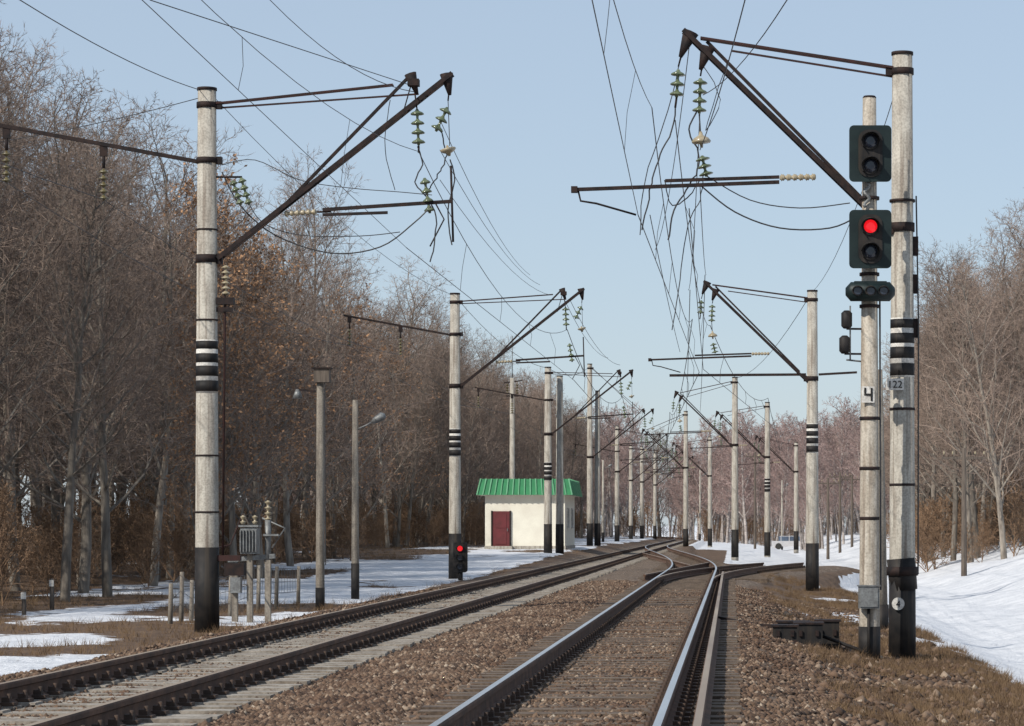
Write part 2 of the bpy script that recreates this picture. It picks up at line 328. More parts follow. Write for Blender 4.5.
# ---------------------------------------------------------------- catenary masts
def pole(mb,X,D,zb,zt,r0,r1,k,n=18):
    mb.tube([(X,D,zb-.4),(X,D,zb),(X,D,zt)],[r0,r0,r1],n,k)
def catenary_mast(X,D,s,zb,zt=9.45,geo='L',field=False,stripes=True,extra=False,arm=True):
    mb=MB(); W=lambda u,z,dy=0: Vector((X+s*u,D+dy,z))
    r0,r1=.215,.16; rad=lambda z: r0+(r1-r0)*(z-zb)/(zt-zb)
    pole(mb,X,D,zb,zt,r0,r1,'concrete')
    def sleeve(z0,z1,k,g=.004): mb.tube([(X,D,z0),(X,D,z1)],[rad(z0)+g,rad(z1)+g],18,k)
    sleeve(zb-.1,zb+1.5,'black'); sleeve(zt-.02,zt+.03,'steel',.015)
    if stripes:
        sleeve(4.12,5.06,'white',.003)
        for a,b_ in ((4.15,4.34),(4.42,4.60),(4.66,4.82),(4.90,5.04)): sleeve(a,b_,'black',.007)
    def clamp(z,h=.1):
        sleeve(z-h/2,z+h/2,'steel',.022); mb.box(W(rad(z)+.05,z),(.1,.12,h*1.3),'steel')
    if arm:
        clamp(zt-.28); clamp(6.5,.14)
        if geo=='L':
            E=(4.35,9.78)
            for dy in (-.09,.09): mb.beam(W(.2,6.5,dy),W(E[0],E[1],dy),.05,.075,'steel')
            mb.beam(W(1.25,7.32),W(3.63,9.78),.07,.05,'steel')
            for dy in (-.06,.06):
                mb.beam(W(.17,zt-.25,dy),W(3.3,9.58,dy),.03,.03,'redsteel')
            mb.beam(W(.17,zt-.33),W(3.75,9.42),.03,.03,'redsteel')
            mb.box(W(3.66,9.62),(.2,.2,.12),'steel'); mb.tube([W(4.24,9.78),W(4.3,9.4)],[.12,.03],8,'steel')
            mb.tube([W(3.6,9.78),W(3.72,9.42)],[.11,.03],8,'steel')
            mb.tube([W(3.66,9.6),W(3.72,9.15)],.015,6,'steel'); mb.insul(W(3.72,9.17),W(3.75,8.5),4,.125,'glass')
            mb.tube([W(3.62,9.6),W(3.45,9.0)],.012,5,'steel')
            mb.tube([W(4.3,9.6),W(4.27,9.3)],.015,6,'steel'); mb.insul(W(4.27,9.2),W(4.05,8.75),3,.12,'glass')
            mb.tube([W(3.75,8.5),W(3.75,8.38)],.02,6,'steel')
            mb.insul(W(1.36,7.30),W(1.95,7.33),6,.06,'porc',cr=.03)
            mb.tube([W(1.95,7.33),W(2.2,7.34)],.02,6,'steel')
            mb.beam(W(2.05,7.37),W(4.35,7.52),.06,.06,'steel'); mb.beam(W(2.05,7.28),W(3.2,7.32),.05,.05,'steel')
            mb.tube([W(4.32,8.15),W(4.36,6.8)],.022,6,'steel')
            mb.tube([W(4.05,7.48),W(4.2,7.2),W(3.95,6.72)],.014,5,'steel')
            mb.insul(W(4.3,8.3),W(4.25,8.52),1,.15,'porc'); mb.tube([W(4.3,8.5),W(4.27,9.3)],.008,5,'wire')
            mb.insul(W(3.85,7.95),W(3.95,7.3),4,.1,'glass')
        else:
            E=(3.47,9.62)
            for dy in (-.1,.1): mb.beam(W(.15,6.4,dy),W(E[0],E[1],dy),.05,.075,'steel')
            mb.beam(W(.4,6.72),W(3.1,9.45),.05,.05,'steel')
            for dy in (-.07,.07): mb.beam(W(.15,zt-.22,dy),W(3.2,9.5,dy),.03,.035,'redsteel')
            mb.beam(W(.15,zt-.36),W(2.7,9.3),.03,.03,'redsteel')
            mb.tube([W(3.35,9.6),W(3.52,9.2)],[.13,.03],8,'steel'); mb.tube([W(3.08,9.36),W(3.2,9.0)],[.12,.03],8,'steel')
            mb.tube([W(3.44,9.5),W(3.55,9.05)],.015,6,'steel'); mb.insul(W(3.55,9.02),W(3.58,8.55),3,.12,'glass')
            mb.tube([W(3.15,9.2),W(3.2,8.9)],.015,6,'steel'); mb.insul(W(3.2,8.88),W(3.22,8.3),4,.12,'glass')
            mb.insul(W(3.2,8.05),W(3.18,7.75),1,.16,'porc'); mb.insul(W(3.18,7.65),W(3.1,7.3),3,.12,'glass')
            mb.tube([W(3.22,8.3),W(3.2,8.0)],.012,5,'wire')
            mb.insul(W(1.36,7.3),W(1.95,7.29),6,.06,'porc',cr=.03)
            mb.beam(W(1.95,7.30),W(3.76,7.24),.05,.05,'steel'); mb.beam(W(1.95,7.22),W(5.2,7.10),.06,.055,'steel')
            mb.tube([W(5.15,7.13),W(5.1,6.92),W(4.85,6.88),W(4.22,6.7)],.018,6,'steel')
            mb.tube([W(3.58,8.55),W(3.6,8.4)],.02,6,'steel')
            mb.box(W(5.2,7.1),(.1,.1,.1),'steel')
    if field:
        clamp(8.24)
        mb.beam(W(-.15,8.22),W(-3.75,8.88),.09,.065,'steel')
        for u in (-1.83,-3.55):
            z=8.22-(u+.15)*.183
            mb.box(W(u,z-.1),(.13,.06,.22),'steel'); mb.tube([W(u,z-.2),W(u,z-.42)],.03,6,'steel')
            mb.insul(W(u,z-.42),W(u,z-1.0),5,.085,'brownporc')
    if extra:
        mb.tube([W(.30,6.3),W(.32,5.8),W(.28,1.2)],.022,6,'redsteel')
        mb.insul(W(.33,6.4),W(.33,5.85),6,.08,'porc'); mb.box(W(.33,5.75),(.3,.18,.12),'steel')
        mb.box(W(.2,5.6),(.5,.1,.08),'steel')
        mb.box(W(.25,1.2),(.7,.14,.1),'redsteel'); mb.box(W(.5,1.0),(.35,.25,.22),'steel')
        mb.insul(W(.45,7.9),W(.6,7.45),4,.08,'glass'); mb.insul(W(.6,7.95),W(.75,7.45),4,.08,'glass')
        mb.tube([W(.1,7.95),W(.62,7.95)],.02,6,'steel')
        for z in (2.0,3.0,5.4,7.0): sleeve(z,z+.03,'steel',.012)
    return mb.obj('catenary_mast',(X,D,zb))
catenary_mast(-9.3,49.6,1,-.11,9.5,'L',True,extra=True)
catenary_mast(-9.33,94.3,1,.03,9.6,'L',True)
catenary_mast(-9.4,143,1,.4,9.9,'L',True)
catenary_mast(-8.85,143.8,1,.4,9.5,'L',arm=False,stripes=False)
catenary_mast(-9.65,190,1,.5,12.8,'L',stripes=False)
catenary_mast(-9.15,190.5,1,.5,11.0,'L',arm=False,stripes=False)
catenary_mast(-9.86,240,1,.4,10.4,'L',True,stripes=False)
catenary_mast(-10.3,285,1,.4,10,'L',stripes=False)
catenary_mast(-9.5,295,1,.4,10.2,'L',stripes=False)
catenary_mast(-8.7,316,1,.4,10.4,'L',stripes=False)
catenary_mast(2.7,44.4,-1,-.36,9.25,'R')
catenary_mast(2.57,89.6,-1,-.27,9.3,'R',stripes=True)
catenary_mast(.17,162,-1,.1,10.4,'R',stripes=False)
catenary_mast(2.4,190,-1,-.1,10.2,'R')
catenary_mast(-3.7,224,-1,.1,11.0,'R',stripes=False)
catenary_mast(-2.05,260,-1,.1,10.1,'R',stripes=False)
catenary_mast(5.5,240,-1,-.1,9.0,'R',stripes=False)

mb=MB(); X0,D0=2.7,44.4
mb.tube([(X0,D0,.98),(X0,D0,1.12)],.25,16,'steel'); mb.tube([(X0+.02,D0,.75),(X0-.02,D0,1.25)],[.222,.228],12,'black')
for z in (6.2,5.6,4.9): mb.box((X0+.2,D0-.02,z),(.1,.1,.3),'steel')
mb.tube([(X0+.22,D0,7),(X0+.25,D0-.1,5),(X0+.25,D0,1)],.013,5,'wire')
for z in (6.9,3.6,2.4): mb.tube([(X0,D0,z),(X0,D0,z+.04)],.205,16,'steel')
mb.obj('cable_clamps')
def text(s,size,loc,name,k,parent=None):
    cu=bpy.data.curves.new(name,'FONT'); cu.body=s; cu.size=size; cu.align_x='CENTER'; cu.extrude=.002
    o=bpy.data.objects.new(name,cu); sc.collection.objects.link(o); o.location=loc; o.rotation_euler=(math.pi/2,0,0); cu.materials.append(M[k])
    if parent: o.parent=parent
e=empty('mast_number_plate',(0,0,0)); mb=MB(); mb.box((2.57,44.15,4.0),(.28,.02,.18),'white'); mb.obj('plate',parent=e); text('122',.16,(2.57,44.13,3.945),'digits','black',e)
e=empty('round_number_disc',(0,0,0)); mb=MB(); mb.tube([(2.62,44.16,.54),(2.62,44.14,.54)],.1,20,'white'); mb.obj('plate',parent=e); text('4',.15,(2.62,44.13,.485),'digit','black',e)

mb=MB(); mb.beam((2.57-.2,89.6,6.63),(-2.0,89.6,6.6),.08,.08,'steel'); mb.beam((2.77,89.6,6.63),(4.0,89.6,6.7),.07,.07,'steel'); mb.obj('mast_cross_arm')

# ---------------------------------------------------------------- main colour-light signal
SX,SD=2.13,43.4; sz=-.29; k=SD/F
Zp=lambda v: CZ+(VY-v)*k
mb=MB(); pole(mb,SX,SD,sz,Zp(98),.165,.105,'concrete2')
mb.tube([(SX,SD,sz-.1),(SX,SD,sz+.5)],.172,18,'black')
mb.tube([(SX,SD,Zp(98)),(SX,SD,Zp(96))],[.11,.09],14,'steel')
def rrect(mb,cx,cz,y0,y1,w,h,r,k):
    pts=[]
    for (sx,sz_,a0) in ((1,1,0),(-1,1,90),(-1,-1,180),(1,-1,270)):
        for i in range(5):
            a=math.radians(a0+i*22.5); pts.append((cx+sx*(w/2-r)+r*math.cos(a),cz+sz_*(h/2-r)+r*math.sin(a)))
    n=len(pts); b=len(mb.v)
    for y in (y0,y1):
        for p in pts: mb.v.append((p[0],y,p[1]))
    mb.face(tuple(b+i for i in range(n-1,-1,-1)),k); mb.face(tuple(b+n+i for i in range(n)),k)
    for i in range(n): j=(i+1)%n; mb.face((b+i,b+j,b+n+j,b+n+i),k,True)
def hood(mb,cx,cz,y0,ln,r,k):
    n=14; b=len(mb.v)
    a0,a1=math.radians(-35),math.radians(215)
    for i in range(n+1):
        a=a0+(a1-a0)*i/n; q=ln*(.35+.65*max(0,math.sin(a)))
        for rr_ in (r,r-.012):
            mb.v.append((cx+rr_*math.cos(a),y0,cz+rr_*math.sin(a))); mb.v.append((cx+rr_*math.cos(a),y0-q,cz+rr_*math.sin(a)-q*.12))
    for i in range(n):
        p=b+4*i; mb.face((p,p+1,p+5,p+4),k,True); mb.face((p+2,p+6,p+7,p+3),k,True); mb.face((p+1,p+3,p+7,p+5),k)
def head(cx,v0,v1,lit):
    cz=(Zp(v0)+Zp(v1))/2; h=Zp(v0)-Zp(v1); yf=SD-.30
    rrect(mb,cx,cz,yf,yf+.03,.65,h,.07,'housing')
    rrect(mb,cx,cz,yf+.03,yf+.2,.40,h*.82,.05,'housing')
    rrect(mb,cx,cz,yf-.03,yf,.37,h*.84,.15,'black')
    for i,sg in enumerate((1,-1)):
        lz=cz+sg*.19
        mb.tube([(cx,yf-.025,lz),(cx,yf-.06,lz)],.135,20,'black')
        mb.tube([(cx,yf-.055,lz),(cx,yf-.066,lz),(cx,yf-.075,lz)],[.105,.1,.06],20,'redlens' if (lit and i==0) else 'lensoff')
        hood(mb,cx,lz,yf-.03,.30,.148,'black')
    for sg in (1,-1): mb.beam((SX,SD-.1,cz+sg*.3),(cx,yf+.1,cz+sg*.3),.06,.05,'steel'); mb.tube([(SX,SD,cz+sg*.3-.04),(SX,SD,cz+sg*.3+.04)],.14,14,'steel')
head(SX,128,184,False); head(SX,212,270,True)
cz=Zp(293); yf=SD-.25
pts=[(SX-.38,yf,cz),(SX-.3,yf,cz),(SX+.3,yf,cz),(SX+.38,yf,cz)]
mb.tube(pts,[.06,.15,.15,.06],14,'housing'); mb.box((SX,yf,cz+.13),(.5,.2,.05),'housing')
for dx in (-.2,0,.2):
    mb.tube([(SX+dx,yf-.12,cz),(SX+dx,yf-.19,cz)],.075,14,'black'); mb.tube([(SX+dx,yf-.185,cz),(SX+dx,yf-.197,cz)],.06,14,'lensoff'); hood(mb,SX+dx,cz,yf-.15,.14,.085,'black')
for (u,v) in ((845,320),(843,345)):
    x=SX+(u-868)*k; z=Zp(v); mb.tube([(x,SD-.1,z-.14),(x,SD-.1,z-.1),(x,SD-.1,z+.1),(x,SD-.1,z+.14)],[.05,.085,.085,.04],12,'black'); mb.beam((x,SD-.05,z-.14),(SX,SD,z-.14),.03,.03,'steel')
mb.tube([(SX-.36,SD-.05,Zp(360)),(SX-.05,SD,Zp(362))],.015,6,'galv')
mb.tube([(SX-.3,SD-.05,Zp(306)),(SX-.3,SD-.05,Zp(360))],.014,6,'galv')
for v in (200,276,308,420,470,520): mb.tube([(SX,SD,Zp(v)),(SX,SD,Zp(v)+.05)],.155,16,'steel')
cp=[(SX-.05+.04*math.sin(i*1.1),SD-.18-.02*math.cos(i),Zp(184+i*2.2)) for i in range(12)]; mb.tube(cp,.028,6,'galv')
mb.tube([(SX+.16,SD-.02,Zp(300)),(SX+.175,SD-.02,Zp(590))],.015,5,'wire')
z=Zp(395); mb.box((SX-.03,SD-.17,z),(.2,.015,.25),'white')
mb.box((SX-.075,SD-.182,z+.045),(.03,.01,.12),'black'); mb.box((SX+.025,SD-.184,z),(.03,.01,.2),'black'); mb.box((SX-.025,SD-.186,z-.002),(.08,.01,.03),'black')
z=Zp(597); mb.box((SX-.02,SD-.22,z),(.32,.16,.34),'galv'); mb.box((SX-.02,SD-.31,z),(.27,.02,.29),'galv'); mb.box((SX-.02,SD-.22,z+.18),(.36,.2,.02),'galv')
mb.tube([(SX-.02,SD-.2,z-.17),(SX-.02,SD-.2,sz)],.025,8,'black')
mb.obj('railway_signal',(SX,SD,sz))
mb=MB(); mb.tube([(3.0,56,-.5),(2.95,56,4.9)],[.13,.06],14,'oldconcrete'); mb.tube([(3.0,56,-.5),(3.0,56,.2)],.135,14,'black'); mb.obj('support_pole')

mb=MB(); X1,D1=-9.0,92.8; z=.02
mb.tube([(X1,D1,z-.1),(X1,D1,z+.25)],.08,12,'black'); rrect(mb,X1,z+.72,D1-.1,D1+.1,.46,1.0,.1,'black')
for i,zz in enumerate((1.02,.72,.42)):
    mb.tube([(X1,D1-.1,z+zz),(X1,D1-.15,z+zz)],.11,16,'black'); mb.tube([(X1,D1-.145,z+zz),(X1,D1-.16,z+zz)],.09,16,'redlens' if i==0 else 'lensoff'); hood(mb,X1,z+zz,D1-.12,.18,.125,'black')
mb.obj('dwarf_signal',(X1,D1,z))

# ---------------------------------------------------------------- wires
wb=MB()
def wire(p0,p1,sag=0,r=.0075,n=10,k='wire'):
    p0=Vector(p0);p1=Vector(p1); pts=[]
    for i in range(n+1):
        t=i/n; p=p0.lerp(p1,t); p.z-=4*sag*t*(1-t); pts.append(p)
    wb.tube(pts,r,4,k,False)
def cat(sup,mz=8.4,cz=6.7,sag=1.15,off=0):
    for i in range(len(sup)-1):
        (d0,x0),(d1,x1)=sup[i],sup[i+1]; zg=.22*(-1)**i
        q=.006 if d0<20 else .0085
        if d0>80: q=.013
        wire((x0+zg,d0,cz),(x1-zg,d1,cz),0,q)
        wire((x0,d0,mz),(x1,d1,mz),sag,q,16)
        nn=max(3,int((d1-d0)/7.5))
        for j in range(1,nn):
            t=j/nn; mzz=mz-4*sag*t*(1-t); xm=x0+(x1-x0)*t; xc=x0+zg+(x1-x0-2*zg)*t; y=d0+(d1-d0)*t
            wb.tube([(xm,y,mzz),(xc+.03,y+.15,(mzz+cz)/2),(xc,y,cz)],q*.7,3,'wire',False)
cat([(4.9,-5.55),(49.6,-5.55),(94.3,-5.55),(143,-5.6),(190,-5.7),(240,-5.8),(290,-6)])
cat([(-.8,-1.27),(44.4,-1.27),(89.6,-1.27),(162,-3.6),(224,-5.4)])
cat([(44.4,-.9),(89.6,-.7),(140,1.8),(190,3.5)],8.2,6.8,.9)
# overlapping anchor catenary converging from the right
wire(S(787,0,30),S(703,95,44.4),.15); wire(S(745,0,30),S(700,150,44.4),.1)
wire(S(787,0,30),S(787,0,30)+(S(787,0,30)-S(703,95,44.4))*1.2,0); wire(S(745,0,30),S(745,0,30)+(S(745,0,30)-S(700,150,44.4))*1.2,0)
wire(S(690,40,44.4),S(655,250,75),.6); wire(S(700,110,44.4),S(688,290,89.6),.8); wire(S(650,215,44.4),S(680,352,89.6),.1)
wire(S(700,185,44.4),S(706,275,89.6),.3)
for u,z in ((-1.83,7.55),(-3.55,7.85)):
    pr=[4.9,49.6,94.3,143,240]
    for i in range(4): wire((-9.3+u,pr[i],z),(-9.3+u,pr[i+1],z),.5,.008)
wire(S(20,0,32),S(200,90,49.6),.1); wire(S(20,0,32),S(20,0,32)+(S(20,0,32)-S(200,90,49.6))*1.2,0)
wire(S(-60,150,60),S(199,98,49.6),.1)
wire(S(210,93,49.6),S(455,296,94.3),.5); wire(S(455,296,94.3),S(548,368,143),.5,.012); wire(S(548,368,143),S(590,366,190),.5,.015)
wire(S(150,0,37),S(410,85,49.6),.0); wire(S(270,0,40),S(415,92,49.6),.25)
for i in range(3):
    wire(S(440,120+i*30,49.6),S(530+i*10,275+i*10,94.3),.4,.007)
wire(S(905,60,44.4),S(812,292,89.6),.6); wire(S(812,292,89.6),S(736,378,162),.6,.012)
wire(S(560,290,94.3),S(608,358,143),.5,.010); wire(S(570,300,94.3),S(620,365,143),.5,.010)
wire(S(690,290,89.6),S(686,412,224),.8,.013); wire(S(705,275,89.6),S(700,412,224),.8,.013)
def jumper(pts,d,r=.012,wob=0):
    P=[S(a,b,d+.15*math.sin(i)) for i,(a,b) in enumerate(pts)]
    out=[]
    for i in range(len(P)-1):
        q0=P[max(i-1,0)];q1=P[i];q2=P[i+1];q3=P[min(i+2,len(P)-1)]
        for j in range(5):
            t=j/5; out.append(.5*((2*q1)+(q2-q0)*t+(2*q0-5*q1+4*q2-q3)*t*t+(3*q1-q0-3*q2+q3)*t**3)+Vector((random.uniform(-wob,wob),0,random.uniform(-wob,wob))))
    out.append(P[-1]); wb.tube(out,r,4,'wire',False)
jumper([(222,172),(240,205),(275,235),(330,253),(380,247),(415,222),(432,205)],49.6)
jumper([(245,195),(262,222),(300,235),(360,236),(400,232)],49.6,.008)
jumper([(222,165),(255,160),(300,180),(350,188),(400,192),(432,195)],49.6,.007)
jumper([(418,145),(422,165),(415,185),(430,200),(436,230),(430,262)],49.6,.012,.02)
jumper([(440,130),(446,155),(438,175),(428,190)],49.6,.012,.02)
jumper([(450,160),(455,180),(448,210),(452,245)],49.6,.012,.01)
jumper([(390,100),(385,150),(395,190)],49.6,.007,.01)
jumper([(700,185),(735,212),(780,228),(830,228),(860,215)],44.4,.012)
jumper([(705,175),(750,200),(800,208),(850,203)],44.4,.009)
jumper([(678,95),(672,130),(658,160),(650,190),(642,230)],44.4,.012,.02)
jumper([(700,105),(690,130),(700,160),(690,185),(675,210),(668,240)],44.4,.013,.02)
jumper([(703,175),(700,200),(688,225),(680,280),(672,330)],44.4,.008,.01)
jumper([(684,45),(668,110),(645,180),(640,235)],44.4,.008,.01)
jumper([(700,60),(720,100),(705,130),(728,60)],44.4,.007,.01)
jumper([(665,180),(672,205),(690,195),(700,180)],44.4,.01,.01)
wb.obj('overhead_wires')

# ---------------------------------------------------------------- lineside poles
def round_pole(name,X,D,zt,r0,r1,k,base=1.2,fn=None):
    z=height(X,D); mb=MB(); pole(mb,X,D,z,zt,r0,r1,k,14)
    if base: mb.tube([(X,D,z-.1),(X,D,z+base)],r0+.004,14,'black')
    if fn: fn(mb,X,D,z,zt)
    return mb.obj(name,(X,D,z))
def fa(mb,X,D,z,zt):
    mb.box((X+.05,D,zt),(.34,.3,.3),'wood'); mb.box((X+.05,D,zt+.165),(.42,.38,.03),'steel')
    mb.beam((X-.1,D,zt-.35),(X-.5,D,zt-.3),.05,.05,'steel'); mb.tube([(X-.5,D,zt-.3),(X-.5,D,zt-.5)],[.04,.12],12,'galv')
    mb.tube([(X+.11,D-.1,zt),(X+.14,D-.12,z+1)],.012,5,'wire')
round_pole('utility_pole',-9.12,62,5.1,.10,.075,'oldconcrete',.5,fa)
def lamp(mb,X,D,z,zt):
    mb.tube([(X,D,zt-.75),(X+.3,D,zt-.62),(X+.5,D,zt-.5)],.025,8,'galv')
    mb.tube([(X+.42,D,zt-.56),(X+.5,D,zt-.5),(X+.68,D,zt-.4),(X+.75,D,zt-.38)],[.04,.085,.11,.05],12,'galv')
round_pole('street_lamp',-9.42,70,4.92,.10,.07,'oldconcrete',.9,lamp)
def tele(mb,X,D,z,zt):
    mb.beam((X-.9,D,zt-.4),(X+.9,D,zt-.4),.09,.1,'wood')
    for u in (-.8,-.45,.45,.8):
        mb.tube([(X+u,D,zt-.4),(X+u,D,zt-.22)],.012,5,'steel'); mb.insul((X+u,D,zt-.28),(X+u,D,zt-.12),1,.045,'porc')
    mb.beam((X-.45,D,zt-.42),(X,D,zt-.85),.03,.03,'steel'); mb.beam((X+.45,D,zt-.42),(X,D,zt-.85),.03,.03,'steel')
for (u,vt,D) in ((964,448,112),(929,478,145),(947,470,190),(828,478,210),(840,472,225),(852,475,240),(755,452,260),(820,482,280)):
    p=S(u,vt,D); round_pole('telegraph_pole',p.x,D,p.z,.12,.09,'wood',0,tele)
tp=[S(964,452,112),S(929,481,145),S(852,479,240)]
wb=MB()
for a,b_ in ((0,1),(1,2)):
    for o_ in (-.8,.8): wire(tp[a]+Vector((o_,0,-.2)),tp[b_]+Vector((o_,0,-.2)),.4,.006)
wb.obj('telegraph_wires')
def comm(mb,X,D,z,zt):
    mb.beam((X-.5,D,zt-.3),(X+.6,D,zt-.15),.07,.07,'steel'); mb.insul((X-.3,D,zt-1.0),(X-.3,D,zt-.35),4,.1,'brownporc'); mb.insul((X+.3,D,zt-1.0),(X+.3,D,zt-.35),4,.1,'brownporc')
    mb.tube([(X,D,zt),(X,D,zt+2.6)],.03,6,'galv'); mb.box((X,D,zt-1.1),(.8,.2,.08),'steel')
round_pole('radio_mast',-13.5,172,10.9,.19,.14,'concrete',1.2,comm)
for (u,vt,D) in ((603,460,230),(782,480,300),(700,470,320),(630,455,330)):
    p=S(u,vt,D); round_pole('street_lamp',p.x,D,p.z,.11,.08,'concrete',.8,lamp)

# ---------------------------------------------------------------- hut
hut=empty('railway_hut',(-11.46,155,0)); x0,x1,y0,y1=-13.67,-9.25,155,164.5; hz=.45; ht=hz+3.1
def part(name,fn):
    mb=MB(); fn(mb); o=mb.obj(name); o.parent=hut; o.matrix_parent_inverse=Matrix.Translation((11.46,-155,0)); return o
part('walls',lambda mb: mb.box(((x0+x1)/2,(y0+y1)/2,(hz+ht)/2-.2),(x1-x0,y1-y0,ht-hz+.4),'hutwall'))
part('plinth',lambda mb: mb.box(((x0+x1)/2,(y0+y1)/2,hz),(x1-x0+.08,y1-y0+.08,.5),'concrete'))
def roof(mb):
    cx,cy=(x0+x1)/2,(y0+y1)/2; w,l=x1-x0,y1-y0; b=len(mb.v)
    for (e,z) in ((.42,ht-.03),(.22,ht+.86)):
        for (a,c) in ((-1,-1),(1,-1),(1,1),(-1,1)): mb.v.append((cx+a*(w/2+e),cy+c*(l/2+e),z))
    for i in range(4): j=(i+1)%4; mb.face((b+i,b+j,b+4+j,b+4+i),'hutroof')
    mb.face((b+4,b+5,b+6,b+7),'hutroof'); mb.face((b+3,b+2,b+1,b),'hutwall')
    nrib=16
    for i in range(nrib+1):
        t=-1+2*i/nrib
        mb.beam((cx+t*(w/2+.42),cy-l/2-.43,ht-.03),(cx+t*(w/2+.22),cy-l/2-.24,ht+.87),.08,.07,'rib')
    for i in range(34):
        t=-1+2*i/33
        mb.beam((cx+w/2+.43,cy+t*(l/2+.42),ht-.03),(cx+w/2+.24,cy+t*(l/2+.22),ht+.87),.05,.04,'rib')
        mb.beam((cx-w/2-.43,cy+t*(l/2+.42),ht-.03),(cx-w/2-.24,cy+t*(l/2+.22),ht+.87),.05,.04,'rib')
part('roof',roof)
def door(mb):
    dx=-12.78; mb.box((dx,y0-.03,hz+1.2),(.95,.06,1.95),'door'); mb.box((dx,y0-.07,hz+1.65),(.6,.02,.8),'door'); mb.box((dx,y0-.07,hz+.7),(.6,.02,.7),'door')
    mb.box((dx+.36,y0-.09,hz+1.15),(.04,.06,.16),'galv'); mb.box((dx,y0-.25,hz+.12),(1.3,.6,.25),'concrete')
    for q in (-.51,.51): mb.box((dx+q,y0-.05,hz+1.2),(.08,.1,2.0),'steel')
part('door',door)
def win(mb):
    for yy in (157.5,161.5):
        mb.box((x1+.02,yy,hz+1.8),(.04,1.2,1.0),'glasspane'); mb.box((x1+.045,yy,hz+1.8),(.03,.06,1.0),'white')
        for q in (-.62,.62): mb.box((x1+.035,yy+q,hz+1.8),(.07,.07,1.12),'white')
        mb.box((x1+.04,yy,hz+1.26),(.12,1.35,.07),'white'); mb.box((x1+.035,yy,hz+2.34),(.07,1.3,.07),'white')
part('windows',win)

# ---------------------------------------------------------------- lineside equipment near the left mast
def equip():
    mb=MB(); D=54.5; g=-.12
    X=lambda u:(u-VX)/F*D; Z=lambda v: CZ+(VY-v)/F*D
    for u,v in ((235,565),(250,548),(268,560)): mb.box((X(u),D,(Z(v)+g)/2),(.11,.11,Z(v)-g),'oldconcrete')
    mb.beam((X(228),D,Z(560)),(X(275),D,Z(556)),.1,.09,'galv')
    mb.box((X(250),D,Z(541)),(.32,.34,.5),'galv')
    for i in range(6): mb.box((X(250)-.15+.06*i,D-.2,Z(541)),(.02,.07,.42),'galv')
    mb.box((X(250),D,Z(526)),(.38,.4,.04),'galv')
    for u in (243,255): mb.insul((X(u),D,Z(525)),(X(u),D,Z(515)),2,.06,'porc')
    mb.tube([(X(268),D,Z(560)),(X(268),D,Z(520))],.06,10,'galv'); mb.insul((X(268),D,Z(522)),(X(268),D,Z(500)),4,.07,'porc')
    mb.tube([(X(262),D,Z(518)),(X(285),D,Z(528)),(X(272),D,Z(548))],.02,6,'galv'); mb.tube([(X(243),D,Z(514)),(X(230),D,Z(545)),(X(215),D-2,Z(552))],.018,6,'redsteel')
    mb.box((X(237),D-.1,Z(585)),(.2,.2,.3),'galv'); mb.box((X(272),D-.1,Z(535)),(.3,.1,.04),'galv')
    mb.obj('transformer_stand',(X(250),D,g))
equip()
mb=MB(); pr=None
for u,D,h in ((170,52,.75),(181,53,.95),(191,54,.8),(230,57,.85),(258,60,1.0),(276,62,.95),(298,66,.9)):
    x=(u-VX)/F*D; g=height(x,D); mb.tube([(x,D,g-.2),(x+.02,D,g+h)],[.05,.04],8,'oldconcrete')
    p=Vector((x,D,g+h))
    if pr is not None:
        for t in (.05,.35,.6): mb.tube([pr-Vector((0,0,t)),p-Vector((0,0,t))],.006,4,'wire',False)
        for q in range(1,8):
            a=pr.lerp(p,q/8); mb.tube([a-Vector((0,0,.05)),a-Vector((0,0,.6))],.004,3,'galv',False)
    pr=p
mb.obj('wire_fence')
for (u,D,h) in ((52,62,.7),(24,58,.5)):
    x=(u-VX)/F*D; g=height(x,D); mb=MB(); mb.tube([(x,D,g-.1),(x,D,g+h)],[.05,.045],8,'wood'); mb.box((x,D-.05,g+h-.1),(.1,.03,.14),'white'); mb.obj('marker_post')

car=MB(); cx,cd=S(791,527,290).x,290; cz=height(cx,cd)+.05
car.box((cx,cd,cz+.6),(4.0,1.7,.55),'carpaint'); car.box((cx-.2,cd,cz+1.1),(2.2,1.5,.5),'glasspane'); car.box((cx-.2,cd,cz+1.37),(2.0,1.5,.06),'carpaint')
for a in (-1.3,1.3):
    for b_ in (-.8,.8): car.tube([(cx+a,cd+b_-.1,cz+.33),(cx+a,cd+b_+.1,cz+.33)],.33,14,'tyre')
for a in (-.75,.1,.95): car.box((cx-.2+a-.1,cd-.752,cz+1.1),(.07,.02,.5),'carpaint')
car.obj('parked_car')

